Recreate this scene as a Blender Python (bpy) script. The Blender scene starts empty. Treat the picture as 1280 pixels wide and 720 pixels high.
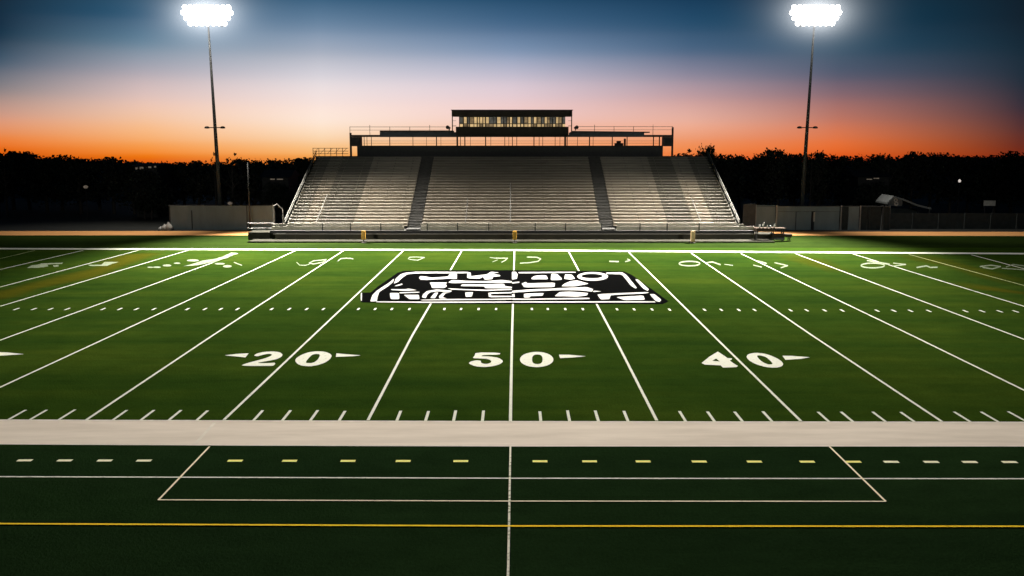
import bpy, bmesh, math, random
from mathutils import Vector, Matrix
from mathutils.geometry import tessellate_polygon
random.seed(11)
S = bpy.context.scene
COL = S.collection
R = math.radians

# ------------------------------------------------------------------ survey helpers (metres, x right, y away, z up)
CAM_H, PITCH, FPX = 8.85, R(8.52), 1241.0
SN, CS = math.sin(PITCH), math.cos(PITCH)
def G(px, py):
    """a point of the flat ground surveyed from the photograph"""
    u, v = (px-640)/FPX, (360-py)/FPX
    t = CAM_H/(SN-v*CS)
    return (t*u, t*(CS+v*SN))
def at(px, py, Y):
    """a point standing at distance Y"""
    u, v = (px-640)/FPX, (360-py)/FPX
    t = Y/(CS+v*SN)
    return (t*u, Y, CAM_H-t*(SN-v*CS))

# ------------------------------------------------------------------ materials
def nd(nt, kind, **kw):
    n = nt.nodes.new(kind)
    for k, v in kw.items():
        if k in n.inputs: n.inputs[k].default_value = v
        else: setattr(n, k, v)
    return n
def mat(name, col, col2=None, scale=3.0, rough=.7, metal=0.0, spec=.3, stretch=(1,1,1), lo=.35, hi=.65, bump=0.0, detail=6):
    m = bpy.data.materials.new(name); m.use_nodes = True
    nt = m.node_tree; b = nt.nodes['Principled BSDF']
    b.inputs['Roughness'].default_value = rough
    b.inputs['Metallic'].default_value = metal
    b.inputs['Specular IOR Level'].default_value = spec
    tc = nd(nt, 'ShaderNodeTexCoord')
    mp = nd(nt, 'ShaderNodeMapping'); mp.inputs['Scale'].default_value = stretch
    nt.links.new(tc.outputs['Object'], mp.inputs['Vector'])
    nz = nd(nt, 'ShaderNodeTexNoise', Scale=scale, Detail=detail, Roughness=.65)
    nt.links.new(mp.outputs[0], nz.inputs['Vector'])
    rp = nd(nt, 'ShaderNodeValToRGB')
    c2 = col2 if col2 else tuple(c*.7 for c in col)
    rp.color_ramp.elements[0].position = lo; rp.color_ramp.elements[1].position = hi
    rp.color_ramp.elements[0].color = (*c2, 1); rp.color_ramp.elements[1].color = (*col, 1)
    nt.links.new(nz.outputs['Fac'], rp.inputs['Fac'])
    nt.links.new(rp.outputs[0], b.inputs['Base Color'])
    if bump:
        bp = nd(nt, 'ShaderNodeBump', Strength=bump, Distance=.02)
        nt.links.new(nz.outputs['Fac'], bp.inputs['Height']); nt.links.new(bp.outputs[0], b.inputs['Normal'])
    return m
def emis(name, col, strength, base=(.05,.05,.05), vary=0.0, scale=4):
    m = mat(name, base)
    nt = m.node_tree; b = nt.nodes['Principled BSDF']
    b.inputs['Emission Strength'].default_value = strength
    if vary:
        nz = nd(nt, 'ShaderNodeTexNoise', Scale=scale)
        tc = nd(nt, 'ShaderNodeTexCoord'); nt.links.new(tc.outputs['Object'], nz.inputs['Vector'])
        rp = nd(nt, 'ShaderNodeValToRGB')
        rp.color_ramp.elements[0].position = .35; rp.color_ramp.elements[1].position = .65
        rp.color_ramp.elements[0].color = (*[c*(1-vary) for c in col], 1); rp.color_ramp.elements[1].color = (*col, 1)
        nt.links.new(nz.outputs['Fac'], rp.inputs['Fac']); nt.links.new(rp.outputs[0], b.inputs['Emission Color'])
    else:
        b.inputs['Emission Color'].default_value = (*col, 1)
    return m
def turf(name, a, b_, c, sheen):
    """artificial turf: large soft wear, roll-wide streaks and fine fibre grain"""
    m = bpy.data.materials.new(name); m.use_nodes = True
    nt = m.node_tree; L = nt.links; bs = nt.nodes['Principled BSDF']
    tc = nd(nt, 'ShaderNodeTexCoord')
    def noise(sc, st, det=5, ro=.6):
        mp = nd(nt, 'ShaderNodeMapping'); mp.inputs['Scale'].default_value = st
        L.new(tc.outputs['Object'], mp.inputs['Vector'])
        n = nd(nt, 'ShaderNodeTexNoise', Scale=sc, Detail=det, Roughness=ro); L.new(mp.outputs[0], n.inputs['Vector']); return n
    big = noise(.09, (1, 1, 1)); streak = noise(.55, (.06, 1, 1), 4); fine = noise(14, (1, .6, 1), 3, .8); mid = noise(1.1, (.7, 1, 1), 6, .7)
    r = nd(nt, 'ShaderNodeValToRGB')
    e = r.color_ramp.elements; e[0].position = .34; e[0].color = (*a, 1); e[1].position = .68; e[1].color = (*c, 1)
    x = e.new(.5); x.color = (*b_, 1)
    mx = nd(nt, 'ShaderNodeMix', data_type='FLOAT'); mx.inputs[0].default_value = .45
    L.new(big.outputs['Fac'], mx.inputs[2]); L.new(streak.outputs['Fac'], mx.inputs[3]); L.new(mx.outputs[0], r.inputs['Fac'])
    fr = nd(nt, 'ShaderNodeMapRange'); fr.inputs[1].default_value = .3; fr.inputs[2].default_value = .7
    fr.inputs[3].default_value = .62; fr.inputs[4].default_value = 1.38
    fm = nd(nt, 'ShaderNodeMix', data_type='FLOAT'); fm.inputs[0].default_value = .42
    L.new(fine.outputs['Fac'], fm.inputs[2]); L.new(mid.outputs['Fac'], fm.inputs[3]); L.new(fm.outputs[0], fr.inputs[0])
    mu = nd(nt, 'ShaderNodeVectorMath', operation='SCALE'); L.new(r.outputs[0], mu.inputs[0]); L.new(fr.outputs[0], mu.inputs['Scale'])
    L.new(mu.outputs[0], bs.inputs['Base Color'])
    bs.inputs['Roughness'].default_value = .9
    bs.inputs['Specular IOR Level'].default_value = 0.0
    bp = nd(nt, 'ShaderNodeBump', Strength=.6, Distance=.03); L.new(fine.outputs['Fac'], bp.inputs['Height']); L.new(bp.outputs[0], bs.inputs['Normal'])
    return m
def paint(name, col, worn, amount=.42):
    """line paint on turf fibres: worn specks show the turf below"""
    m = mat(name, col, worn, scale=9, rough=.95, spec=.0, lo=amount-.13, hi=amount+.03, detail=4)
    return m
def fade_paint(name, col):
    """stain whose strength follows the vertex colour 'fade'"""
    m = mat(name, col, tuple(c*.8 for c in col), scale=1.2, rough=.95, spec=.0)
    nt = m.node_tree; b = nt.nodes['Principled BSDF']; o = nt.nodes['Material Output']
    tr = nd(nt, 'ShaderNodeBsdfTransparent'); mx = nd(nt, 'ShaderNodeMixShader')
    at_ = nd(nt, 'ShaderNodeVertexColor'); at_.layer_name = 'fade'
    nt.links.new(at_.outputs['Color'], mx.inputs[0]); nt.links.new(tr.outputs[0], mx.inputs[1]); nt.links.new(b.outputs[0], mx.inputs[2])
    nt.links.new(mx.outputs[0], o.inputs['Surface'])
    return m

M = {}
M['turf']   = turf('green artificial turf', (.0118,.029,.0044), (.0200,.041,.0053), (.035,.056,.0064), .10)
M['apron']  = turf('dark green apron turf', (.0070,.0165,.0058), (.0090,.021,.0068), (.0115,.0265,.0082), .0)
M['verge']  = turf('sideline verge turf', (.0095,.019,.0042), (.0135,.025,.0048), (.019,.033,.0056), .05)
M['earth']  = mat('dark earth', (.018,.018,.014), (.009,.010,.008), scale=.6)
M['white']  = paint('white line paint', (.66,.66,.56), (.42,.45,.31))
M['whitefar'] = paint('white far line paint', (.25,.285,.20), (.07,.11,.035), .49)
M['faint']  = paint('faded line paint', (.36,.40,.20), (.10,.15,.03), .47)
M['dim']    = paint('dim white line paint', (.78,.76,.66), (.40,.42,.30), .42)
M['lacr']   = paint('yellow line paint', (.95,.64,.04), (.74,.46,.02))
M['dash']   = paint('pale yellow dash paint', (.90,.84,.26), (.66,.60,.16))
M['dashw']  = paint('whitish dash paint', (.88,.84,.58), (.62,.58,.38))
M['cream']  = paint('cream line paint', (.88,.76,.54), (.55,.48,.32), .42)
M['band']   = mat('beige painted sideline band', (.72,.63,.53), (.61,.53,.44), scale=.5, stretch=(.5,3,1), rough=.95, spec=.0, detail=9)
M['bandedge'] = mat('pale band edge paint', (.74,.68,.58), (.62,.56,.47), scale=2, rough=.95, spec=0)
M['black']  = paint('black logo paint', (.0028,.0028,.003), (.006,.008,.004), .4)
M['logow']  = paint('white logo paint', (.50,.49,.47), (.26,.26,.23), .42)
M['stain']  = fade_paint('yellowed turf stain', (.085,.080,.006))
M['track']  = mat('orange running track', (.70,.34,.11), (.55,.25,.08), scale=1.5, stretch=(.15,1,1), rough=.9)
M['conc']   = mat('worn concrete', (.038,.036,.028), (.022,.021,.016), scale=1.5, rough=.95, spec=.03)
M['conc2']  = mat('pale concrete lip', (.045,.045,.032), (.024,.025,.016), scale=2, rough=.95, spec=.03)
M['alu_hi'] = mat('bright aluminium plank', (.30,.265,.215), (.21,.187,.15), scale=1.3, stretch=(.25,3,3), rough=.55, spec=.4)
M['alu_md'] = mat('medium aluminium plank', (.27,.237,.19), (.185,.163,.13), scale=1.3, stretch=(.25,3,3), rough=.6)
M['alu_lo'] = mat('dark aluminium plank', (.195,.177,.146), (.13,.118,.097), scale=1.3, stretch=(.25,3,3), rough=.7)
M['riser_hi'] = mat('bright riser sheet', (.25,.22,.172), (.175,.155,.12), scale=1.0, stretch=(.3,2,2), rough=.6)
M['riser_md'] = mat('medium riser sheet', (.20,.175,.136), (.135,.118,.092), scale=1.0, stretch=(.3,2,2), rough=.65)
M['riser_lo'] = mat('dark riser sheet', (.135,.125,.10), (.09,.083,.066), scale=1.0, stretch=(.3,2,2), rough=.7)
M['aisle']  = mat('dark aisle tread', (.052,.050,.045), (.032,.031,.028), scale=3)
M['dark']   = mat('dark painted steel', (.018,.018,.019), (.010,.010,.011), scale=4, rough=.6)
M['navy']   = mat('dark navy panel', (.016,.022,.036), (.008,.012,.020), scale=2, rough=.4)
M['brown']  = mat('dark brown cladding', (.024,.017,.014), (.014,.010,.009), scale=3, rough=.7)
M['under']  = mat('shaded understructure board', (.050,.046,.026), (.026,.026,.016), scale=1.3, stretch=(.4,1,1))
M['rail']   = mat('galvanised rail', (.13,.128,.115), (.09,.088,.078), scale=6, rough=.8, spec=.1)
M['railw']  = mat('pale tube rail', (.30,.28,.255), (.22,.205,.185), scale=6, rough=.45)
M['pole']   = mat('galvanised pole', (.048,.049,.047), (.038,.038,.036), scale=1, rough=.7, metal=.0)
M['pale']   = mat('pale sheet metal', (.46,.43,.37), (.33,.31,.265), scale=4)
M['screen'] = mat('grey fence windscreen', (.19,.235,.24), (.145,.18,.183), scale=.7, stretch=(1,1,.3), rough=.9)
M['screen2']= mat('dark mesh fence', (.034,.040,.038), (.022,.027,.025), scale=2, rough=.9)
M['canopy'] = mat('pale canopy sheet', (.12,.125,.12), (.07,.075,.072), scale=2, rough=.8)
M['bark']   = mat('bark', (.05,.04,.03), (.03,.024,.018), scale=6)
M['leaf']   = mat('dark foliage', (.017,.022,.012), (.008,.011,.006), scale=.8)
M['leaf2']  = mat('dark olive foliage', (.021,.023,.012), (.010,.011,.006), scale=.8)
M['hill']   = mat('dark wooded hill', (.012,.014,.009), (.006,.008,.005), scale=.15)
M['housing']= mat('lamp housing', (.10,.10,.10), (.06,.06,.06), rough=.4)
M['lamp']   = emis('lit floodlight lens', (1,.985,.96), 22)
M['lampdark'] = mat('unlit lamp shell', (.03,.026,.022), rough=.4)
M['yel']    = mat('yellow vinyl foam', (.48,.25,.025), (.38,.19,.02), scale=5, rough=.5)
M['palevin']= mat('faded pale vinyl foam', (.45,.32,.16), (.36,.25,.11), scale=5, rough=.5)
M['wood']   = mat('brown weathered board', (.065,.048,.037), (.035,.026,.02), scale=3, stretch=(.3,3,3), rough=.95, spec=.03)
M['bottle'] = mat('white plastic', (.42,.41,.37), (.34,.33,.30), rough=.4)
M['housewall'] = mat('dim house siding', (.019,.018,.015), (.014,.013,.011), scale=2)
M['roof']   = mat('dark shingle roof', (.008,.008,.008), (.006,.006,.006), scale=5)
WARM = (1.0,.62,.20)
M['pane_hi'] = emis('brightly lit pane', (1.0,.68,.32), .74, vary=.35, scale=1.5)
M['pane_md'] = emis('warmly lit pane', (.95,.64,.32), .30, vary=.6, scale=2.5)
M['pane_lo'] = emis('dimly lit pane', (.55,.52,.45), .16, vary=.6, scale=2.5)
M['dimwin']  = emis('dim house window', (1.0,.80,.60), .14, vary=.5, scale=3)
M['whitewin']= emis('lit white lantern', (1.0,.88,.80), .65)

# ------------------------------------------------------------------ mesh builder
class MB:
    def __init__(s): s.v = []; s.f = []; s.mi = []
    def face(s, pts, mi=0):
        b = len(s.v); s.v += [tuple(p) for p in pts]; s.f.append(tuple(range(b, b+len(pts)))); s.mi.append(mi)
    def box(s, x0, x1, y0, y1, z0, z1, mi=0):
        b = len(s.v)
        s.v += [(x0,y0,z0),(x1,y0,z0),(x1,y1,z0),(x0,y1,z0),(x0,y0,z1),(x1,y0,z1),(x1,y1,z1),(x0,y1,z1)]
        for q in ((0,3,2,1),(4,5,6,7),(0,1,5,4),(1,2,6,5),(2,3,7,6),(3,0,4,7)):
            s.f.append(tuple(b+i for i in q)); s.mi.append(mi)
    def tube(s, p, q, r0, r1=None, n=8, mi=0):
        r1 = r0 if r1 is None else r1
        p, q = Vector(p), Vector(q); d = (q-p)
        if d.length < 1e-6: return
        d.normalize()
        a = d.orthogonal().normalized(); c = d.cross(a)
        b = len(s.v)
        for o, r in ((p, r0), (q, r1)):
            for i in range(n):
                w = 2*math.pi*i/n
                s.v.append(tuple(o + a*r*math.cos(w) + c*r*math.sin(w)))
        for i in range(n):
            j = (i+1) % n
            s.f.append((b+i, b+j, b+n+j, b+n+i)); s.mi.append(mi)
        s.f.append(tuple(b+i for i in reversed(range(n)))); s.mi.append(mi)
        s.f.append(tuple(b+n+i for i in range(n))); s.mi.append(mi)
    def path(s, pts, r, n=8, mi=0):
        for a, b in zip(pts, pts[1:]): s.tube(a, b, r, n=n, mi=mi)
    def lathe(s, prof, c=(0,0,0), n=14, mi=0):
        b = len(s.v)
        for r, z in prof:
            for i in range(n):
                w = 2*math.pi*i/n; s.v.append((c[0]+r*math.cos(w), c[1]+r*math.sin(w), c[2]+z))
        for k in range(len(prof)-1):
            for i in range(n):
                j = (i+1) % n
                s.f.append((b+k*n+i, b+k*n+j, b+(k+1)*n+j, b+(k+1)*n+i)); s.mi.append(mi)
        s.f.append(tuple(b+i for i in reversed(range(n)))); s.mi.append(mi)
        s.f.append(tuple(b+(len(prof)-1)*n+i for i in range(n))); s.mi.append(mi)
    def build(s, name, mats, parent=None, smooth=False, bevel=0.0):
        me = bpy.data.meshes.new(name); me.from_pydata(s.v, [], s.f); me.update()
        for m in (mats if isinstance(mats, (list, tuple)) else [mats]): me.materials.append(m)
        for p, i in zip(me.polygons, s.mi): p.material_index = i; p.use_smooth = smooth
        o = bpy.data.objects.new(name, me); COL.objects.link(o)
        if parent is not None: put_under(o, parent)
        if bevel:
            bv = o.modifiers.new('edge', 'BEVEL'); bv.width = bevel; bv.segments = 2
        return o
WORLD = {}
def world_of(o):
    v = Vector(o.location)
    while o.parent is not None: o = o.parent; v = v + Vector(o.location)
    return v
def put_under(o, parent):
    """parts are modelled in world metres: shift the mesh into the parent's frame"""
    w = world_of(parent)
    if w.length > 0: o.data.transform(Matrix.Translation(-w))
    o.parent = parent
def empty(name, loc, label, cat, group=None):
    o = bpy.data.objects.new(name, None); COL.objects.link(o); o.location = loc
    o.empty_display_size = .3; o['label'] = label; o['category'] = cat
    if group: o['group'] = group
    return o
def tag(o, label, cat, group=None):
    o['label'] = label; o['category'] = cat
    if group: o['group'] = group
    return o
def struct(o): o['kind'] = 'structure'; return o
def copy_tree(o, parent=None):
    c = o.copy(); COL.objects.link(c); c.parent = parent
    for ch in list(o.children): copy_tree(ch, c)
    return c

# ------------------------------------------------------------------ the setting: ground, field, apron, verge, track, hill
m = MB()
prof = [(-60,-.03),(175,-.03),(260,-4.5),(420,-13),(900,-34),(1600,-62)]
for (ya, za), (yb, zb) in zip(prof, prof[1:]): m.face([(-1200,ya,za),(1200,ya,za),(1200,yb,zb),(-1200,yb,zb)])   # the land falls away into a valley behind the trees
struct(m.build('ground', M['earth']))
NEAR_Y = G(640, 527)[1]; BAND_Y = G(640, 556.5)[1]
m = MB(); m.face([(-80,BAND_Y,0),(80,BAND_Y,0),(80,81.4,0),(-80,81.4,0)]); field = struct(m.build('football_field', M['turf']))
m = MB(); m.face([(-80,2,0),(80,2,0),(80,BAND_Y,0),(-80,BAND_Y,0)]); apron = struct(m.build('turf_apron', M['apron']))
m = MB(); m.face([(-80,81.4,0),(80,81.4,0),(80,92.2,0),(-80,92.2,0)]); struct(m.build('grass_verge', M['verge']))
m = MB(); m.face([(-80,92.2,0),(-22.5,92.2,0),(-22.5,96.6,0),(-80,96.6,0)])
m.face([(23.8,92.2,0),(80,90.6,0.004),(80,95.4,0.004),(23.8,96.0,0)]); struct(m.build('running_track', M['track']))

def chaikin(p, it=1, c=.22):
    for _ in range(it):
        q = []
        for a, b in zip(p, p[1:]+p[:1]):
            q += [(a[0]*(1-c)+b[0]*c, a[1]*(1-c)+b[1]*c), (a[0]*c+b[0]*(1-c), a[1]*c+b[1]*(1-c))]
        p = q
    return p
def flat(mb, loops, z, mi=0):
    """fill ground polygon with optional holes (surveyed points)"""
    L3 = [[Vector((*G(*p), z)) for p in lp] for lp in loops]
    allp = [v for lp in L3 for v in lp]
    b = len(mb.v); mb.v += [tuple(v) for v in allp]
    for t in tessellate_polygon(L3):
        a, c, d = (allp[i] for i in t)
        nrm = (c-a).cross(d-a).z
        if abs(nrm) < 1e-9: continue
        t = t if nrm > 0 else tuple(reversed(t))
        mb.f.append(tuple(b+i for i in t)); mb.mi.append(mi)
def Zm(ox, oy, s, pts): return [(ox+x/s, oy+y/s) for x, y in pts]
def ell(cx, cy, rx, ry, n=22, p=2.0):
    out = []
    for i in range(n):
        w = 2*math.pi*i/n; c, s_ = math.cos(w), math.sin(w)
        out.append((cx+rx*math.copysign(abs(c)**(2/p), c), cy+ry*math.copysign(abs(s_)**(2/p), s_)))
    return out
def ground_line(name, pts, w, z, material, parent):
    """painted line of constant real width through surveyed points"""
    P = [Vector((*G(*p), 0)) for p in pts]
    m = MB(); left = []; right = []
    for i, p in enumerate(P):
        d = (P[min(i+1, len(P)-1)]-P[max(i-1, 0)]).normalized(); n = Vector((-d.y, d.x, 0))*w/2
        left.append((*(p+n).xy, z)); right.append((*(p-n).xy, z))
    for i in range(len(P)-1): m.face([right[i], right[i+1], left[i+1], left[i]])
    return m.build(name, material, parent)

# far sideline, near beige band
ground_line('sideline', [(-260,310.3),(0,311),(430,312.2),(640,312.8),(850,314.4),(1280,317.2),(1540,318.5)], 1.0, .012, M['white'], field)
m = MB(); flat(m, [[(-260,524.4),(0,525.3),(320,526.4),(640,527.3),(1280,528.2),(1540,528.6),(1540,558.0),(1280,557.8),(640,557.8),(320,556.8),(0,555.2),(-260,554.2)]], .004)
band = m.build('sideline_band', M['band'], field)
ground_line('band_edge', [(-260,524.4),(0,525.3),(320,526.4),(640,527.3),(1280,528.2),(1540,528.6)], .13, .008, M['bandedge'], band)
ground_line('band_edge', [(-260,554.2),(0,555.2),(320,556.8),(640,557.8),(1280,557.8),(1540,558.0)], .09, .008, M['bandedge'], band)
ground_line('band_edge', [(268,529),(244,555)], .10, .008, M['bandedge'], band)

# yard lines (surveyed end to end)
YL = [((44,313),(0,323.4),'faint'), ((104,313),(0,337),'white'), ((173,313),(0,359),'white'), ((235,313),(0,383),'white'),
      ((297,317),(15,420),(-120,469),'white'), ((370,313),(139,420),(-90,526),'white'), ((430,313),(265,420),(108,525),'white'),
      ((504,313.5),(391,420),(280,525),'white'), ((577,314),(515,420),(460,525.5),'white'), ((643,314),(640,420),(638,527),'white'),
      ((711,315),(767,420),(821,526),'white'), ((786,315.5),(892,420),(1001,526.5),'white'), ((864,316.5),(1016,420),(1177,527),'white'),
      ((926,317),(1141,420),(1360,527),'white'), ((994,317),(1266,419),(1420,477),'white'), ((1066,317.5),(1280,383),(1400,420),'white'),
      ((1136,318),(1280,357),(1400,390),'faint'), ((1214,318.5),(1280,336),(1400,368),'dim')]
for y in YL: ground_line('yard_line', y[:-1], .10, .008, M[y[-1]], field)

# short yard ticks along the near band
for px in (10,37,73,141,176,211,246,317,353,388,424,496,532,567,603,676,712,748,785,857,893,928,965,1036,1066,1107,1143,1213,1248,1284):
    x0, y0 = G(px, 525 + px*.0021)
    m = MB(); w = .047; l = 1.18+random.uniform(-.06,.06)
    m.face([(x0-w,y0,.008),(x0+w,y0,.008),(x0+w,y0+l,.008),(x0-w,y0+l,.008)]); m.build('yard_tick', M['white'], field)
# hash row across midfield
HX = [-30,-9,17,39,60,81,126,147,168,190,232,254,274,295,338,360,382,403,447,468,489,511,555,576,598,620,665,685,707,729,772,793.5,816,838,
      882,903,925,945,990,1010.5,1033,1055,1099,1120,1141,1164,1210,1231,1253,1273]
for px in HX:
    py = 386+max(0, px-700)*.0052
    x0, y0 = G(px, py+1.6); w = .055; l = .60
    m = MB(); m.face([(x0-w,y0,.008),(x0+w,y0,.008),(x0+w,y0+l,.008),(x0-w,y0+l,.008)]); m.build('hash_mark', M['white'], field)

# numerals near the camera
def numeral(name, loops, z, material, label=None, sm=1, parent=field):
    m = MB(); flat(m, [chaikin(l, sm) if sm else l for l in loops], z)
    o = m.build(name, material, parent)
    if label: o['label'] = label
    return o
z20 = (275,430,7.111); z50 = (570,430,7.111); z40 = (860,430,7.111)
numeral('yard_number', [Zm(*z20, [(300,105),(330,85),(395,72),(470,68),(530,75),(558,95),(545,118),(500,138),(430,152),(345,166),(335,172),(440,172),(492,167),(487,188),(465,198),(185,197),(215,180),(300,157),(400,130),(450,110),(465,97),(445,90),(400,93),(360,105),(330,112)])], .012, M['white'], 'white digit 2 of the number 20')
numeral('yard_number', [Zm(*z20, [(666,150),(680,125),(730,95),(790,75),(860,66),(930,70),(980,88),(995,110),(975,140),(930,170),(870,190),(800,201),(730,196),(688,180)]),
        Zm(*z20, [(760,165),(790,125),(820,97),(850,90),(885,92),(888,110),(870,140),(845,162),(810,173),(775,172)])], .012, M['white'], 'white digit 0 of the number 20')
numeral('direction_arrow', [Zm(*z20, [(42,103),(150,90),(255,85),(225,122),(130,112)])], .012, M['white'], 'white arrow left of the number 20', 0)
numeral('direction_arrow', [Zm(*z20, [(1035,85),(1130,94),(1250,103),(1180,111),(1030,117)])], .012, M['white'], 'white arrow right of the number 20', 0)
numeral('yard_number', [Zm(*z50, [(175,77),(395,80),(388,98),(240,100),(222,112),(300,112),(380,125),(422,155),(395,180),(330,200),(250,208),(170,201),(110,175),(130,158),(180,147),(225,152),(218,165),(240,178),(280,180),(315,165),(310,148),(280,135),(210,130),(146,128),(165,108)])], .012, M['white'], 'white digit 5 of the number 50')
numeral('yard_number', [ell(570+717/7.111,430+140/7.111,149/7.111,68/7.111,28), ell(570+723/7.111,430+138/7.111,47/7.111,43/7.111,20,2.6)], .012, M['white'], 'white digit 0 of the number 50', 0)
numeral('direction_arrow', [Zm(*z50, [(915,97),(1000,98),(1155,111),(1040,122),(925,128)])], .012, M['white'], 'white arrow right of the number 50', 0)
numeral('yard_number', [Zm(*z40, [(265,70),(330,112),(350,128),(392,130),(388,142),(370,148),(405,175),(445,198),(430,208),(310,212),(290,192),(150,186),(120,172),(190,115)]), Zm(*z40, [(250,132),(283,158),(215,152)])], .012, M['white'], 'white digit 4 of the number 40', 0)
numeral('yard_number', [Zm(*z40, [(518,115),(535,92),(600,79),(680,87),(760,114),(825,149),(850,180),(830,204),(770,214),(690,208),(600,181),(538,146)]),
        Zm(*z40, [(608,106),(640,102),(692,117),(732,150),(756,180),(720,186),(678,172),(638,145)])], .012, M['white'], 'white digit 0 of the number 40')
numeral('direction_arrow', [Zm(*z40, [(840,107),(920,108),(1085,120),(1000,135),(865,143)])], .012, M['white'], 'white arrow right of the number 40', 0)
numeral('direction_arrow', [[(-14,440),(-2,440.4),(10,441),(30,443),(6,444.6),(-14,445.5)]], .012, M['white'], 'white arrow at the left edge', 0)

# worn marks of the far row of numbers
def worn_mark(strokes, polys=(), material='whitefar'):
    m = MB()
    for pts, w in strokes:
        for (a, b) in zip(pts, pts[1:]):
            d = Vector((b[0]-a[0], b[1]-a[1]))
            if d.length < 1e-5: continue
            d.normalize(); n = Vector((-d.y, d.x))*w/2
            a2 = (a[0]-d.x*w*.2, a[1]-d.y*w*.2); b2 = (b[0]+d.x*w*.2, b[1]+d.y*w*.2)
            flat(m, [[(a2[0]+n.x,a2[1]+n.y),(b2[0]+n.x,b2[1]+n.y),(b2[0]-n.x,b2[1]-n.y),(a2[0]-n.x,a2[1]-n.y)]], .012+.0004*len(m.f))
    for p in polys: flat(m, [p], .0125+.0004*len(m.f))
    return m.build('worn_number', M[material], field)
zA=(0,310,7.111); zB=(170,310,9.143); zC=(340,310,5.818); zD=(590,310,5.818); zE=(830,310,5.818); zF=(1060,305,5.818)
worn_mark([], [Zm(*zA,[(240,178),(280,155),(330,150),(370,138),(560,132),(550,142),(420,148),(430,165),(340,178)]), Zm(*zA,[(470,155),(520,152),(520,165),(480,170)])])
worn_mark([], [Zm(*zA,[(780,150),(900,150),(930,125),(1060,125),(1000,140),(950,160),(800,162)])])
worn_mark([(Zm(*zB,[(1120,165),(1210,200)]),1.1)], [Zm(*zB,ell(x,y,a,b,12)) for x,y,a,b in ((165,222,35,7),(240,222,45,9),(355,203,50,12),(470,178,40,8),(650,146,70,13),(960,185,60,10),(1045,215,52,14))]
          + [Zm(*zB,[(540,215),(640,190),(760,150),(900,130),(980,108),(1090,58),(1160,62),(1040,120),(900,162),(700,205)])])
worn_mark([(Zm(*zC,[(180,105),(200,125),(240,128),(270,120)]),.9),(Zm(*zC,[(270,112),(300,95),(370,88),(395,85),(370,105),(300,118),(270,112)]),1.3)])
worn_mark([(Zm(*zC,[(480,95),(500,78),(540,75),(590,80)]),1.2)])
worn_mark([(Zm(*zC,[(990,82),(1000,68),(1050,66),(1110,70),(1060,90),(1000,84)]),1.0)])
worn_mark([(Zm(*zD,[(165,75),(260,75),(240,92),(215,105)]),1.2),(Zm(*zD,[(130,70),(165,75)]),.8),(Zm(*zD,[(150,102),(185,88)]),.8)])
worn_mark([(Zm(*zD,[(400,67),(470,68),(500,80),(480,98),(420,108),(350,112)]),1.3)])
worn_mark([(Zm(*zD,[(1000,98),(1065,100)]),1.6),(Zm(*zD,[(1115,100),(1150,92),(1130,80)]),1.3)])
worn_mark([(Zm(*zE,ell(185,115,75,16,18)+[(260,115)]),1.6)])
worn_mark([(Zm(*zE,[(310,108),(350,102),(410,122)]),1.6),(Zm(*zE,[(440,120),(500,128)]),1.0)])
worn_mark([(Zm(*zE,[(650,125),(710,140)]),1.2),(Zm(*zE,[(805,108),(900,130),(850,145)]),1.3),(Zm(*zE,[(680,95),(745,113)]),1.5)])
worn_mark([(Zm(*zF,ell(180,158,85,17,18)+[(265,158)]),1.6),(Zm(*zF,[(140,122),(230,138),(300,150)]),1.8)])
worn_mark([(Zm(*zF,[(330,140),(420,150),(330,162)]),1.3)])
worn_mark([(Zm(*zF,[(500,172),(570,160),(600,172),(650,170)]),1.6)])
worn_mark([(Zm(*zF,[(960,165),(1040,155),(1110,165),(1050,182),(980,172)]),1.4),(Zm(*zF,[(1150,168),(1200,150),(1290,162)]),1.2),(Zm(*zF,[(1120,178),(1300,190)]),1.0)])

# yellowed wear
def stain(pts, w, strength):
    me = bpy.data.meshes.new('turf_stain'); V = []; F = []; A = []
    for i, p in enumerate(pts):
        e = 0 if i in (0, len(pts)-1) else 1
        for k, a in ((-1,0),(-.45,.75),(0,1),(.45,.75),(1,0)):
            x, y = G(*p); ww = w*(1+.3*math.sin(i*2.1))
            V.append((x+k*ww, y+k*.15, .004)); A.append(a*e*strength)
    n = 5
    for i in range(len(pts)-1):
        for k in range(n-1): F.append((i*n+k, i*n+k+1, (i+1)*n+k+1, (i+1)*n+k))
    me.from_pydata(V, [], F); me.materials.append(M['stain'])
    ca = me.color_attributes.new('fade', 'FLOAT_COLOR', 'POINT')
    for i, a in enumerate(A): ca.data[i].color = (a, a, a, 1)
    o = bpy.data.objects.new('turf_stain', me); COL.objects.link(o); o.parent = field
stain([(-60,384),(-10,371),(30,361),(60,354),(100,345),(130,336),(150,327),(170,319),(190,315)], 1.55, .60)
stain([(1135,317),(1165,325),(1200,333),(1240,345),(1290,360)], 1.6, .35)
stain([(1195,352),(1235,361),(1275,366),(1320,372)], 1.0, .5)
stain([(985,317),(1010,325),(1035,334),(1050,342)], 1.5, .30)

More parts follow.
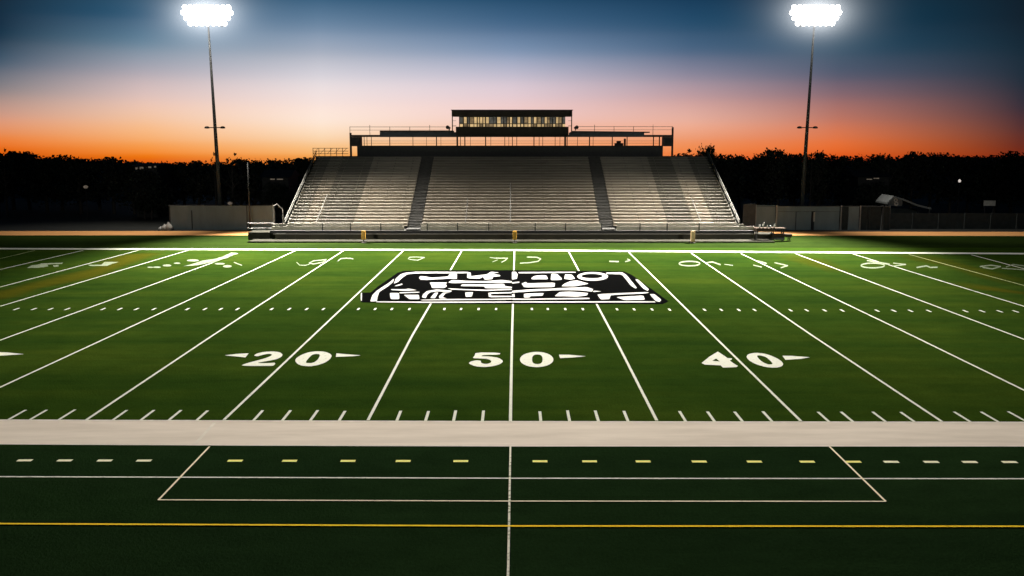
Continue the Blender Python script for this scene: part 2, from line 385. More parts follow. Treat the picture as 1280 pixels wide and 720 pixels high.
# midfield logo: black panel with white lettering
m = MB(); flat(m, [[(451.5,378),(451.5,366),(463.5,366),(471,359.5),(497,341.2),(505,338.8),(560,338),(640,338),(720,338.6),(780,339.6),(790,344),(812,360),(835.5,377),(828,380.2),(640,380.2),(520,379.6)]], .016)
logo = m.build('midfield_logo', M['black'], field); logo['label'] = 'black trapezoid logo with white block lettering'
LZ=(440,330,6.4); RZ=(640,330,6.4)
LP = [[(145,303),(165,250),(200,215),(300,150),(335,120),(330,145),(290,180),(220,225),(205,265),(200,300)],
 [(335,160),(350,120),(390,85),(430,72),(520,64),(930,66),(930,76),(520,78),(440,85),(400,115),(370,145)],
 [(340,178),(400,158),(405,168),(360,180)],
 [(537,115),(545,100),(590,103),(640,112),(770,102),(780,82),(840,80),(838,122),(780,120),(690,125),(600,130),(550,128)],
 [(925,70),(950,72),(952,100),(1000,95),(1080,85),(1110,65),(1180,70),(1120,80),(1185,92),(1185,100),(1130,105),(1120,125),(1060,128),(1050,105),(1020,120),(940,118),(920,112)],
 [(620,150),(760,150),(750,165),(760,180),(740,195),(640,195),(632,170)],
 [(770,150),(800,130),(920,138),(1060,140),(1200,130),(1278,140),(1278,152),(1215,152),(1060,152),(800,156)],
 [(870,180),(880,166),(1080,164),(1215,160),(1225,180),(1278,186),(1278,198),(1064,197),(1060,182)],
 [(310,205),(430,205),(450,200),(520,212),(430,218),(320,212)],
 [(302,235),(375,235),(380,285),(310,285)],
 [(415,250),(470,250),(535,250),(540,285),(460,285),(440,270)],
 [(558,270),(570,245),(600,220),(680,206),(800,217),(790,228),(690,222),(630,228),(605,245),(590,278)],
 [(690,231),(665,278),(625,276),(662,233)], [(785,231),(748,238),(725,268),(762,280),(700,280),(695,262),(728,232)],
 [(905,230),(970,228),(958,265),(910,268)],
 [(545,290),(800,283),(1090,283),(1278,279),(1278,289),(1000,292),(560,295)],
 [(1090,232),(1278,228),(1278,238),(1110,242),(1112,258),(1278,259),(1278,268),(1095,270)],
 [(195,303),(640,305),(1278,303),(1278,313),(640,315),(195,310)],
 [(70,240),(80,232),(79,300),(70,295)], [(380,230),(540,226),(540,232),(380,239)],
 [(760,197),(900,205),(1080,210),(1278,203),(1278,211),(1080,219),(800,209)]]
RP = [[(0,65),(30,65),(45,85),(40,120),(0,128)], [(52,67),(510,65),(510,72),(54,77)],
 [(750,72),(880,68),(920,95),(1000,195),(985,198),(950,175),(880,85),(760,82)],
 [(985,125),(1010,128),(1095,205),(1085,218),(1050,200)],
 [(155,115),(180,98),(240,92),(275,95),(290,125),(160,125)],
 [(310,132),(315,80),(360,82),(400,118),(395,130)], [(418,122),(425,85),(480,88),(505,120),(470,128)],
 [(75,160),(110,146),(124,158),(345,152),(340,188),(100,190)], [(0,150),(60,144),(58,152),(2,160)],
 [(395,182),(420,160),(470,140),(520,134),(615,160),(560,172),(500,182)],
 [(0,217),(150,206),(380,197),(470,192),(600,188),(650,205),(640,225),(560,215),(380,212),(150,223),(0,233)],
 [(95,240),(255,235),(245,258),(150,260),(140,272),(95,273)], [(0,245),(20,240),(22,268),(0,268)],
 [(340,262),(380,228),(470,224),(610,235),(600,255),(520,266),(420,262)],
 [(0,279),(100,281),(620,273),(620,285),(100,290),(0,290)],
 [(680,245),(1060,228),(1100,232),(1060,240),(790,252),(780,285),(710,288)],
 [(830,268),(1050,255),(1065,290),(900,294)], [(1100,245),(1140,245),(1195,290),(1180,308),(1150,300)],
 [(0,303),(1140,302),(1150,312),(0,313)], [(720,222),(650,228),(652,218)]]
m = MB()
for i, p in enumerate(LP): flat(m, [Zm(*LZ, chaikin(p,1,.1))], .022+.0004*i)
for i, p in enumerate(RP): flat(m, [Zm(*RZ, chaikin(p,1,.1))], .022+.0004*i)
flat(m, [Zm(*RZ, ell(645,103,123,35,26)), Zm(*RZ, ell(640,100,86,18,20))], .030)
m.build('lettering', M['logow'], logo)

# apron lines
DX = [(-18,'dashw'),(31,'dashw'),(81,'dashw'),(131,'dashw'),(180,'dashw'),(294,'dash'),(362,'dash'),(435,'dash'),(504,'dash'),(576,'dash'),(675,'dash'),(737,'dash'),(804,'dash'),(874,'dash'),(943,'dash'),(1009,'dash'),(1067,'dash'),(1114,'dashw'),(1164,'dashw'),(1212,'dashw'),(1262,'dashw')]
for px, k in DX:
    x0, y0 = G(px, 575.5+2.2*px/1280); w = .205
    m = MB(); m.face([(x0-w,y0-.085,.004),(x0+w,y0-.085,.004),(x0+w,y0+.085,.004),(x0-w,y0+.085,.004)]); m.build('dash_mark', M[k], apron)
ground_line('boundary_line', [(-60,595.4),(0,596),(640,598),(1280,598.6),(1340,598.7)], .075, .006, M['dim'], apron)
ground_line('boundary_line', [(262,558.4),(198,625.4)], .055, .010, M['cream'], apron)
ground_line('boundary_line', [(198,625.2),(640,626.8),(1107,627.2)], .062, .012, M['cream'], apron)
ground_line('boundary_line', [(1037,558.6),(1107,627)], .055, .010, M['cream'], apron)
ground_line('boundary_line', [(-60,654.5),(0,655.3),(640,658.2),(1280,658.6),(1340,658.7)], .086, .016, M['lacr'], apron)
ground_line('boundary_line', [(638,558.6),(636.6,640),(635,722),(634.6,760)], .052, .014, paint('speckled line paint', (.78,.74,.60), (.10,.13,.05), .46), apron)

# hill with the silhouette of the wooded horizon
SIL = [(-300,192),(0,195),(60,200),(150,203),(200,207),(300,206),(395,205),(640,206),(845,200),(920,199),(1050,203),(1120,201),(1145,197),(1165,195),(1200,196),(1280,198),(1600,200)]
m = MB()
rows = []
for Y, k in ((150,0),(185,.55),(230,1.0),(300,.3),(380,0)):
    r = []
    for px, py in SIL:
        x, _, z = at(px, py, 230); r.append((x*Y/230 if Y <= 230 else x*1.4, Y, max(.0, z)*k-.04-max(0,Y-230)*.07))
    rows.append(r)
for a, b in zip(rows, rows[1:]):
    for i in range(len(a)-1): m.face([a[i], a[i+1], b[i+1], b[i]])
struct(m.build('hill', M['hill'], smooth=True))

# concrete walkway in front of the stand
m = MB(); x0 = at(310,303,85.6)[0]; x1 = at(968,303,85.6)[0]
m.box(x0, x1, 85.55, 87.7, -.02, .10)
m.box(x0, x1, 85.42, 85.55, -.02, .13, 1)
struct(m.build('concrete_walkway', [M['conc'], M['conc2']], bevel=.02))

# ------------------------------------------------------------------ the grandstand
stand = empty('grandstand', (0,88,0), 'long aluminium bleacher stand with three blocks of seat rows behind the far sideline', 'grandstand')
NR, Y0, Y1, Z0, Z1 = 24, 89.8, 105.0, 1.12, 7.05
dy, dz = (Y1-Y0)/NR, (Z1-Z0)/NR
XE = 20.45
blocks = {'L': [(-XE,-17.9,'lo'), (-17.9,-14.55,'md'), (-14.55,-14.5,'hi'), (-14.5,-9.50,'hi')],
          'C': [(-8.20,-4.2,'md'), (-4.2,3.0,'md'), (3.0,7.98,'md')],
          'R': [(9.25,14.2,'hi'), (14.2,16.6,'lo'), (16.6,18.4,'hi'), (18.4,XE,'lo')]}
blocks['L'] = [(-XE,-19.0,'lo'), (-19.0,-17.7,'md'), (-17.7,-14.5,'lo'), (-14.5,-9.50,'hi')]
tone = {'hi':0, 'md':1, 'lo':2}  # metal tone set bay by bay: light, medium, dark
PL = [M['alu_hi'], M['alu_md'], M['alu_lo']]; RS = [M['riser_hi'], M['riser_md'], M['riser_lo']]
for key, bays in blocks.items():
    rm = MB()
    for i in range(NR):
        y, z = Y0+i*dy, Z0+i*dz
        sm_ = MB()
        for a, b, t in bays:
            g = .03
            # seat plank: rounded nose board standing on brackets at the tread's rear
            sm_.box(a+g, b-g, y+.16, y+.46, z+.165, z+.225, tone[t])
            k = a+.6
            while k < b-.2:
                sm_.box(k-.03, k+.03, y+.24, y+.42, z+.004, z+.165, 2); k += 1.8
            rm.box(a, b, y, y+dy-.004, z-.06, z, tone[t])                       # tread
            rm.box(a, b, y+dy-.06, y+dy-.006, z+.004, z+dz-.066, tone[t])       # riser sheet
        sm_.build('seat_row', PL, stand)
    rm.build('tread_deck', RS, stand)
# aisles
for xa, xb in ((-9.46,-8.24), (8.02,9.21)):
    m = MB()
    for i in range(NR):
        y, z = Y0+i*dy, Z0+i*dz
        m.box(xa, xb, y, y+dy-.01, z-.12, z-.004)
        m.box(xa, xb, y-.35, y-.01, z-.22, z-dz*.5)
    m.box(xa, xb, 88.1, Y0-.36, .86, .94)
    m.build('aisle_stair', M['aisle'], stand)
# front walkway deck, front fascia and low front rail
m = MB(); m.box(-21.4, 21.4, 88.0, Y0-.02, .70, .80); m.build('front_walkway', M['aisle'], stand)
m = MB(); m.box(-21.5, 21.5, 87.92, 87.99, .60, .82); m.build('walkway_fascia', M['dark'], stand)
m = MB(); m.box(-21.2, 21.9, 87.84, 87.91, .50, .575); m.build('lower_beam', M['railw'], stand)
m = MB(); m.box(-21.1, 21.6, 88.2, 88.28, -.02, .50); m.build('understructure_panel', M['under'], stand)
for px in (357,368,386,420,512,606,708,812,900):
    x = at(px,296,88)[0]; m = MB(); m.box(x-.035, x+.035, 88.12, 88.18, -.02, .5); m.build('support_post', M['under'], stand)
def front_rail(xa, xb):
    m = MB(); m.box(xa, xb, 88.05, 88.11, 1.29, 1.43); return m.build('front_rail', M['pale'], stand)
for xa, xb in ((-21.4,-9.6),(-8.1,7.9),(9.3,20.6)): front_rail(xa, xb)
for xa, xb in ((-21.4,-9.6),(-8.1,7.9),(9.3,21.8)):
    m = MB(); m.box(xa, xb, 88.12, 88.17, .83, 1.20); m.build('kick_board', M['pale'], stand)
for px in (403,438,476,534,572,611,669,707,752,800,834,874):
    x = at(px,285,88)[0]; m = MB(); m.box(x-.05, x+.05, 88.0, 88.045, .83, 1.50); m.build('rail_post', M['aisle'], stand)
# end rails climbing the sides, plus divider rails
def climb(x, mt, r, h=.95, lo=0, hi=NR, foot=True):
    m = MB()
    pa = (x, Y0+lo*dy-.3, Z0+lo*dz+h*.55); pb = (x, Y0+hi*dy, Z0+hi*dz+h*.55)
    pts = [(x, Y0+lo*dy-.4, Z0+lo*dz-.2)] if foot else []
    m.path(pts+[pa, pb], r)
    for i in range(lo+2, hi, 4): m.tube((x, Y0+i*dy, Z0+i*dz), (x, Y0+i*dy, Z0+i*dz+h*.55), r*.8)
    if foot: m.path([(x, Y0+lo*dy-.3, Z0+lo*dz+h*.25), (x, Y0+hi*dy, Z0+hi*dz+h*.25)], r*.7)
    return m.build('side_rail', mt, stand)
climb(-XE-.06, M['rail'], .055); climb(XE+.06, M['rail'], .055)
climb(-17.7, M['rail'], .035, .5, 0, 9, False); climb(17.1, M['rail'], .03, .4, 0, 8, False)
climb(-.15, M['aisle'], .035, .6, 0, 13, False); climb(-4.2, M['aisle'], .025, .5, 0, 8, False)
# side skirts below the seats
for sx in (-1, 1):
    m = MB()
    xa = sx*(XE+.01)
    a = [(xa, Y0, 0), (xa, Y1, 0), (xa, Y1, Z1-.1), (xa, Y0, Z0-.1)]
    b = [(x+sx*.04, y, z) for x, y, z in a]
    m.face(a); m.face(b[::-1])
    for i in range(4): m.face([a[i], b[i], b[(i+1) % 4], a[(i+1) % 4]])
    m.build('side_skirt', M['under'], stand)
# rear wall and handrail above the last row
m = MB(); m.box(-20.6, 20.6, Y1+.02, Y1+.12, 0, Z1+.06); m.build('rear_panel', M['aisle'], stand)
m = MB()
xa = at(392,190,105.6)[0]; xb = at(436,190,105.6)[0]
for z in (7.35, 7.62, 7.92): m.tube((xa, 105.3, z), (xb, 105.3, z), .025)
k = xa
while k <= xb+.01:
    m.tube((k, 105.3, 7.0), (k, 105.3, 7.95), .03); k += .62
for i in range(5): m.tube((xa+i*.75, 105.3, 7.35), (xa+i*.75+.55, 105.3, 7.92), .02)
m.build('rear_rail', M['brown'], stand)

# concrete end blocks flanking the stand
m = MB(); a = at(312,300,88.6)[0]; b = at(339.5,300,88.6)[0]; m.box(a, -21.56, 88.1, 90.4, -.02, .66)
tag(m.build('concrete_block', M['conc'], bevel=.03), 'low beige concrete landing block at the left end of the stand', 'concrete block')
m = MB(); m.box(21.75, at(968,300,88.6)[0], 88.15, 90.2, -.02, .50)
tag(m.build('concrete_block', M['conc'], bevel=.03), 'low beige concrete landing block at the right end of the stand', 'concrete block')

# ------------------------------------------------------------------ press box and upper concourse
YP = 106.2
def zx(px): return at(px, 170, YP)[0]
def zz(py): return at(640, py, YP)[2]
press = empty('press_box', (0,YP,0), 'dark press box with a lit window band raised above the top of the stand', 'press box')
m = MB()
m.box(zx(446), zx(829), YP, YP+.12, zz(199), zz(182.3)); m.build('concourse_wall', M['dark'], press)
m = MB(); m.box(zx(446), zx(829), YP-.03, YP-.004, zz(183.4), zz(182)); m.build('wall_cap', M['brown'], press)
m = MB(); m.box(zx(438), zx(841), YP, YP+2.9, 6.95, 7.05); m.build('concourse_floor', M['dark'], press)
for k in range(9):   # legs of the concourse down to the ground
    x = zx(440)+(zx(838)-zx(440))*k/8; m = MB(); m.box(x-.12, x+.12, YP+2.4, YP+2.64, -.02, 6.95); m.build('support_leg', M['dark'], press)
# canopy slabs
m = MB(); m.box(zx(438), zx(841), YP-.1, YP+2.9, zz(171.2), zz(168.6)); m.build('canopy', M['dark'], press)
m = MB(); m.box(zx(475), zx(570), YP-.16, YP-.102, zz(171.4), zz(165.2)); m.build('canopy_fascia', M['navy'], press)
m = MB(); m.box(zx(711), zx(805), YP-.16, YP-.102, zz(171.2), zz(165.8)); m.build('canopy_fascia', M['navy'], press)
m = MB(); m.box(zx(475), zx(566), YP-.12, YP+2.6, zz(165.1), zz(163.2)); m.build('roof_slab', M['brown'], press)
m = MB()
m.face([(zx(714), YP-.12, zz(165.2)), (zx(812), YP-.12, zz(166.0)), (zx(812), YP-.12, zz(164.6)), (zx(714), YP-.12, zz(163.6))])
m.box(zx(714), zx(812), YP-.10, YP+2.6, zz(166), zz(164.8)); m.build('roof_slab', M['dark'], press)
m = MB(); m.box(zx(478), zx(568), YP-.14, YP-.125, zz(166.4), zz(165.6)); m.build('fascia_trim', M['riser_lo'], press)
# end cabinets
for a, b in ((437.5,450.5), (829.5,841.5)):
    m = MB(); m.box(zx(a), zx(b), YP-.05, YP+1.2, zz(182.8), zz(171.3)); m.build('end_cabinet', M['dark'], press)
m = MB(); m.box(zx(437), zx(439.4), YP-.08, YP+.1, zz(196), zz(166)); m.build('end_post', M['dark'], press)
m = MB(); m.box(zx(839.6), zx(841.8), YP-.08, YP+.1, zz(196), zz(159)); m.build('end_post', M['dark'], press)
# open bay posts and thin rails seen against the sky
for px, w in ((455,.05),(458.5,.04),(464,.05),(487,.07),(516,.05),(533,.03),(545.5,.09),(551,.03),(571.5,.16),(575.5,.06),(581,.10),(588,.03),(607,.10),(613.5,.04),(631,.06),(636,.04),(640.5,.07),(646,.06),(667.5,.09),(674,.05),(678.5,.05),(694,.05),(700,.04),(706.5,.18),(709,.08),(722,.04),(737,.10),(741.5,.04),(765.5,.09),(784,.08),(817,.09),(824.5,.10)):
    m = MB(); x = zx(px); m.box(x-w*.55, x+w*.55, YP+.02, YP+.1, zz(182.2), zz(171.25)); m.build('bay_post', M['brown'], press)
for py in (179.0, 176.2):
    m = MB(); m.tube((zx(451), YP+1.6, zz(py)), (zx(829), YP+1.6, zz(py)), .012); m.build('bay_rail', M['brown'], press)
# roof rails
for (a, b, top) in ((437,562,158.6), (719,841,158.2)):
    m = MB()
    m.tube((zx(a), YP+.3, zz(top)), (zx(b), YP+.3, zz(top)), .022)
    m.tube((zx(a), YP+.3, zz(top+4)), (zx(b), YP+.3, zz(top+4)), .016)
    n = 5
    for i in range(n+1):
        x = zx(a)+(zx(b)-zx(a))*i/n; m.tube((x, YP+.3, zz(168.6)), (x, YP+.3, zz(top-(2.4 if i in (1,4) else .4))), .026)
    m.build('roof_rail', M['railw'], press)
# the booth
bz0, bz1, bz2, bz3 = zz(168.7), zz(158.4), zz(145.2), zz(137.2)
bx = zx(640+75)
wx0, wx1 = zx(574), zx(706.5)
m = MB(); m.box(wx0-.35, wx1+.35, YP-.06, YP+2.9, bz0, bz1); m.build('booth_base', M['brown'], press)
m = MB(); m.box(wx0-.2, wx1+.2, YP-.10, YP-.064, zz(170.4), zz(168.9)); m.build('base_trim', M['riser_lo'], press)
m = MB(); m.box(-bx, bx, YP-.25, YP+3.2, bz2, bz3-.05); m.box(-bx-.08, bx+.08, YP-.32, YP+3.3, bz3-.05, bz3); m.build('roof', M['brown'], press)
m = MB(); m.box(wx0, wx1, YP+2.7, YP+2.8, bz1, bz2); m.box(wx0, wx0+.08, YP+.1, YP+2.7, bz1, bz2); m.box(wx1-.08, wx1, YP+.1, YP+2.7, bz1, bz2); m.build('booth_wall', M['brown'], press)
for x in (-bx+.06, bx-.06):
    m = MB(); m.box(x-.05, x+.05, YP-.2, YP-.1, bz0, bz2); m.build('corner_post', M['brown'], press)
for sx, a, b in ((-1, -bx+.11, wx0-.35), (1, wx1+.35, bx-.11)):
    for py, r_ in ((157.4,.03),(151,.018)):
        m = MB(); m.tube((a-.05, YP-.15, zz(py)), (b+.05, YP-.15, zz(py)), r_); m.build('porch_rail', M['brown'], press)
# window band: each window has a frame and its own lit panes
edges = [wx0]
rw = random.Random(5)
while edges[-1] < wx1-.3:
    edges.append(edges[-1]+rw.choice((.27,.33,.40,.46)))
edges[-1] = wx1
zm = zz(154.6)
for a, b in zip(edges, edges[1:]):
    w = .06+rw.random()*.07
    fm = MB(); fm.box(a, a+w, YP-.03, YP+.05, bz1, bz2); fm.box(a+w, b, YP-.02, YP+.04, zm-.035, zm+.035); fm.box(a+w, b, YP-.02, YP+.04, bz2-.10, bz2)
    fo = fm.build('window', M['dark'], press)
    k = rw.random()
    mt = M['pane_hi'] if k < .34 else M['pane_md'] if k < .64 else M['pane_lo']
    pm = MB(); pm.face([(a+w, YP+.06, zm+.035), (b, YP+.06, zm+.035), (b, YP+.06, bz2-.1), (a+w, YP+.06, bz2-.1)]); pm.build('pane', mt, fo)
    pm = MB(); pm.face([(a+w, YP+.06, bz1), (b, YP+.06, bz1), (b, YP+.06, zm-.035), (a+w, YP+.06, zm-.035)]); pm.build('pane', M['pane_hi'] if rw.random() < .8 else M['pane_md'], fo)
# horn loudspeakers on the booth corners
for px, sx, lab in ((561.5,-1,'dark horn loudspeaker on the left corner of the press box'), (719,1,'dark horn loudspeaker on the right corner of the press box')):
    x = zx(px); sp = empty('loudspeaker', (x, YP-.2, zz(163)), lab, 'loudspeaker')
    m = MB(); m.tube((x, YP-.2, zz(163.1)), (x, YP-.2, zz(160)), .05); m.build('bracket', M['dark'], sp)
    m = MB(); m.tube((x-sx*.1, YP-.2, zz(160)), (x+sx*.02, YP-.45, zz(159.4)), .08, .12, 12); m.tube((x+sx*.02, YP-.45, zz(159.4)), (x+sx*.12, YP-.75, zz(159.2)), .10, .20, 14); m.build('horn', M['dark'], sp)
# equipment behind the right bays
m = MB(); x = zx(776); z = zz(182.2)
m.box(x-.55, x+.35, YP+.6, YP+1.1, 7.06, z+.28); m.box(x-.35, x+.1, YP+.62, YP+1.0, z+.28, z+.52); m.box(x+.42, x+.62, YP+.6, YP+.9, 7.06, z+.75)
tag(m.build('equipment_case', M['brown'], bevel=.02), 'stack of dark equipment cases in the right open bay of the concourse', 'equipment')

# ------------------------------------------------------------------ floodlights
def floodlight(x, xt, Y, ht, label, group, aims, energy, cone, facing, visible=True):
    root = empty('floodlight', (x, Y, 0), label, 'floodlight', group)
    zt = ht
    m = MB(); m.tube((x,Y,-.02), (xt,Y,zt-1.1), .24, .085, 14); m.tube((x,Y,-.02),(x,Y,.5),.36,.34,14); m.build('pole', M['pole'], root, smooth=True)
    if visible:
        # small twin path lights half way up
        za = at(640, 159.5, Y)[2]; xm = x+(xt-x)*za/zt
        m = MB(); m.tube((xm-.75,Y-.1,za),(xm+.75,Y-.1,za),.045); m.build('cross_arm', M['dark'], root)
        for s in (-1,1):
            m = MB(); m.lathe([(.05,-.10),(.24,-.08),(.27,0),(.18,.10),(.05,.14)], (xm+s*.78, Y-.12, za), 12); m.build('path_lamp', M['lampdark'], root, smooth=True)
    # bank: four cross bars of lamps
    rowsn = (4.75, 5.1, 4.55, 3.9); n = (9, 10, 9, 7)
    f = facing
    m = MB()
    for i in range(4):
        z = zt+.70-i*.50; m.box(xt-rowsn[i]/2, xt+rowsn[i]/2, Y-.05, Y+.05, z-.05, z+.05)
    for dx in (-1.3, 0, 1.3): m.box(xt+dx-.06, xt+dx+.06, Y+.06, Y+.16, zt-1.2, zt+.85)
    m.build('lamp_rack', M['housing'], root)
    for i in range(4):
        z = zt+.70-i*.50
        for k in range(n[i]):
            w = rowsn[i]; xx = xt-w/2+w*(k+.5)/n[i]
            m = MB()
            c = Vector((xx, Y+f*.12, z)); d = Vector((0, f*.92, -.38)).normalized()
            m.tube(c, c+d*.18, .12, .25, 14)                   # reflector bowl
            m.tube(c+d*.185, c+d*.20, .255, .255, 16, 1)       # lit lens
            m.build('lamp', [M['housing'], M['lamp']], root, smooth=False)
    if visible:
        me = bpy.data.meshes.new('bloom_volume'); bm = bmesh.new(); bmesh.ops.create_icosphere(bm, subdivisions=4, radius=1.0); bm.to_mesh(me); bm.free()  # glowing ellipsoid added around the lamp bank as its bloom
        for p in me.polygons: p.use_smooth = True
        me.materials.append(M['bloom']); hz = bpy.data.objects.new('bloom_volume', me); COL.objects.link(hz); hz.parent = root
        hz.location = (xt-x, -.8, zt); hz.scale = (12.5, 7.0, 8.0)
    for i, ((ax, ay, az), e) in enumerate(zip(aims, energy)):
        L = bpy.data.lights.new('flood_beam', 'SPOT'); L.energy = e; L.color = (1.0,.95,.87) if visible else ((1.0,.92,.80) if i == 0 else (.95,1.0,.98)); L.spot_size = R(cone[i]); L.spot_blend = 1.0; L.shadow_soft_size = 1.1
        lo = bpy.data.objects.new('flood_beam', L); COL.objects.link(lo); lo.parent = root
        p = Vector((xt, Y+f*1.0, zt)); lo.location = p-Vector((x,Y,0))
        lo.rotation_euler = (Vector((ax,ay,az))-p).to_track_quat('-Z','Y').to_euler()
    return root
hm = bpy.data.materials.new('emissive lamp bloom'); hm.use_nodes = True; nt = hm.node_tree  # volume without density: lamp bloom put in as its own emission
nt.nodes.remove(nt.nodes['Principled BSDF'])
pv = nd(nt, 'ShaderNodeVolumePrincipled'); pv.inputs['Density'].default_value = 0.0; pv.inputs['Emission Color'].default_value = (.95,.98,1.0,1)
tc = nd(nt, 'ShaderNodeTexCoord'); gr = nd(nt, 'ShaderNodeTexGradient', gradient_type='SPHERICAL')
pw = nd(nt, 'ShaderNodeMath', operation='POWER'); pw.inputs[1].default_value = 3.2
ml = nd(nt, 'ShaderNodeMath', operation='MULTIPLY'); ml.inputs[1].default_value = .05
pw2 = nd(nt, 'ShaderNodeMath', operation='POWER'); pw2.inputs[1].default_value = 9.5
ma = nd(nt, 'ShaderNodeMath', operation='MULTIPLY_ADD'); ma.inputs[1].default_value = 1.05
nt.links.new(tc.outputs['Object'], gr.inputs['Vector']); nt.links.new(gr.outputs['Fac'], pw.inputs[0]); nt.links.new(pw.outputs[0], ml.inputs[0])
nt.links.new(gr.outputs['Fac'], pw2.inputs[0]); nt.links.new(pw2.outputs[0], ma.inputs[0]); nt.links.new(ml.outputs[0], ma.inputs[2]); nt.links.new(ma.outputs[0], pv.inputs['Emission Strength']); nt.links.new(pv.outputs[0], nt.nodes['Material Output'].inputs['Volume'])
M['bloom'] = hm
POW, POW2 = 565000, 135000
gF = 'tall floodlights lighting the field'
zt = at(640, 18, 100)[2]
floodlight(-29.3, -29.75, 100, zt, 'tall lit floodlight pole left of the stand, behind the grey fence', gF, [(-9,76,0), (-40,97,0)], [POW, 25000], [89, 64], -1)
floodlight(29.1, 29.6, 100, zt, 'tall lit floodlight pole right of the stand, behind the grey fence', gF, [(9,76,0), (43,96.5,0)], [POW, 27000], [89, 64], -1)
# the opposite pair, behind the photographer, that lights the front of the stand
floodlight(-34, -34, -16, 21, 'floodlight pole on the near side left of the viewer', gF, [(-17,63,0), (-27,96,1)], [POW2, 37000], [19.4, 34], 1, False)
floodlight(34, 34, -16, 21, 'floodlight pole on the near side right of the viewer', gF, [(17,63,0), (27,96,1)], [POW2, 37000], [19.4, 34], 1, False)

# slim bare pole at the left end of the stand
x, _, z = at(309.5, 203, 97.2)
m = MB(); m.tube((x,97.2,-.02),(x,97.2,z),.085,.06,12); m.tube((x,97.2,-.02),(x,97.2,.06),.2,.2,12)
tag(m.build('slim_pole', M['aisle'], smooth=True), 'slim bare grey pole beside the left end of the stand', 'pole')

# ------------------------------------------------------------------ fences
YF = 98.0
def fx(px): return at(px, 272, YF)[0]
def fz(py): return at(640, py, YF)[2]
fl = empty('fence', (fx(280),YF,0), 'plain grey screened fence left of the stand', 'fence')
m = MB(); m.box(fx(213), fx(309), YF, YF+.05, -.02, fz(257.2)); m.build('screen_panel', M['screen'], fl)
m = MB(); m.box(fx(309.2), fx(344), YF+.01, YF+.06, -.02, fz(257.0)); m.build('screen_panel', M['screen'], fl)
m = MB(); m.tube((fx(212),YF-.06,fz(256.8)),(fx(345),YF-.06,fz(256.8)),.035); m.build('top_rail', M['pole'], fl)
for px, r_, t in ((212.5,.05,256.6),(240,.04,263),(309,.05,256.6),(342.5,.09,256),):
    m = MB(); m.tube((fx(px),YF-.06,0),(fx(px),YF-.06,fz(t)),r_); m.build('fence_post', M['railw'] if px in (342.5,) else M['pole'], fl)
# stair railing between left fence and stand
sr = empty('stair_railing', (fx(350),92,0), 'pale tube railing by the left end of the stand', 'railing')
m = MB(); Yr = 91.2
def rx(px): return at(px, 280, Yr)[0]
def rz(py): return at(640, py, Yr)[2]
for px in (342.5,354): m.tube((rx(px),Yr,0),(rx(px),Yr,rz(257 if px<350 else 262)),.05)
m.path([(rx(309),Yr,rz(279.2)),(rx(342),Yr,rz(279)),(rx(342.5),Yr,rz(257.5)),(rx(347),Yr,rz(255)),(rx(354),Yr,rz(262))],.045)
m.tube((rx(309),Yr,rz(285.5)),(rx(342),Yr,rz(285.2)),.04); m.build('tube_frame', M['railw'], sr)

frn = empty('fence', (fx(1010),YF,0), 'grey screened fence with pale posts right of the stand', 'fence')
for a, b, t, k in ((944,969,256.5,'screen'),(972,994.5,264.5,'screen'),(995.2,1014,264.5,'screen'),(1018,1049,264.5,'screen'),(1053,1060,258,'screen2'),(1060.5,1073.5,258,'screen'),(1076.5,1084,258,'screen2'),(1084.5,1101,258,'screen2'),(1104.5,1112,258,'screen2')):
    m = MB(); m.box(fx(a), fx(b), YF, YF+.05, -.02, fz(t)); m.build('screen_panel', M[k], frn)
m = MB(); m.box(fx(972), fx(1049), YF+.01, YF+.05, fz(264.2), fz(258)); m.build('upper_panel', M['screen'], frn)
m = MB(); m.tube((fx(944),YF-.05,fz(257.6)),(fx(1112),YF-.05,fz(258)),.03); m.build('top_rail', M['pole'], frn)
for px, r_, t, k in ((944,.09,256,'railw'),(970.5,.09,256.5,'pale'),(994.8,.03,265,'aisle'),(1016,.05,264,'aisle'),(1051,.075,257,'railw'),(1075,.06,257,'railw'),(1087,.03,258,'pole'),(1103,.05,256.5,'pole'),(1112,.06,257,'pole')):
    m = MB(); m.tube((fx(px),YF-.06,-.02),(fx(px),YF-.06,fz(t)),r_); m.build('fence_post', M[k], frn)
m = MB(); m.box(fx(1016.3),fx(1018.2),YF-.14,YF-.10,fz(277),fz(265)); m.build('gate_plate', M['pale'], frn)
# dark low fence further right
fd = empty('fence', (fx(1220),YF+1,0), 'dark mesh fence on the far right behind the track', 'fence')
for k in range(8):
    xa = fx(1113)+k*2.6; m = MB(); m.box(xa+.05, xa+2.55, YF+1, YF+1.03, -.02, fz(262)*.78); m.build('mesh_panel', M['screen2'], fd)
    m = MB(); m.tube((xa,YF+.98,-.02),(xa,YF+.98,fz(262)*.8),.04); m.build('fence_post', M['screen2'], fd)
# dark gate panel right behind the stand end
m = MB(); m.box(fx(927), fx(942.5), YF-.6, YF-.5, -.02, fz(254.5))
for k in range(6): m.box(fx(927)+.1, fx(942.5)-.1, YF-.64, YF-.605, .2+k*.4, .24+k*.4)
tag(m.build('gate', M['aisle']), 'dark barred gate between the right end of the stand and the fence', 'gate')

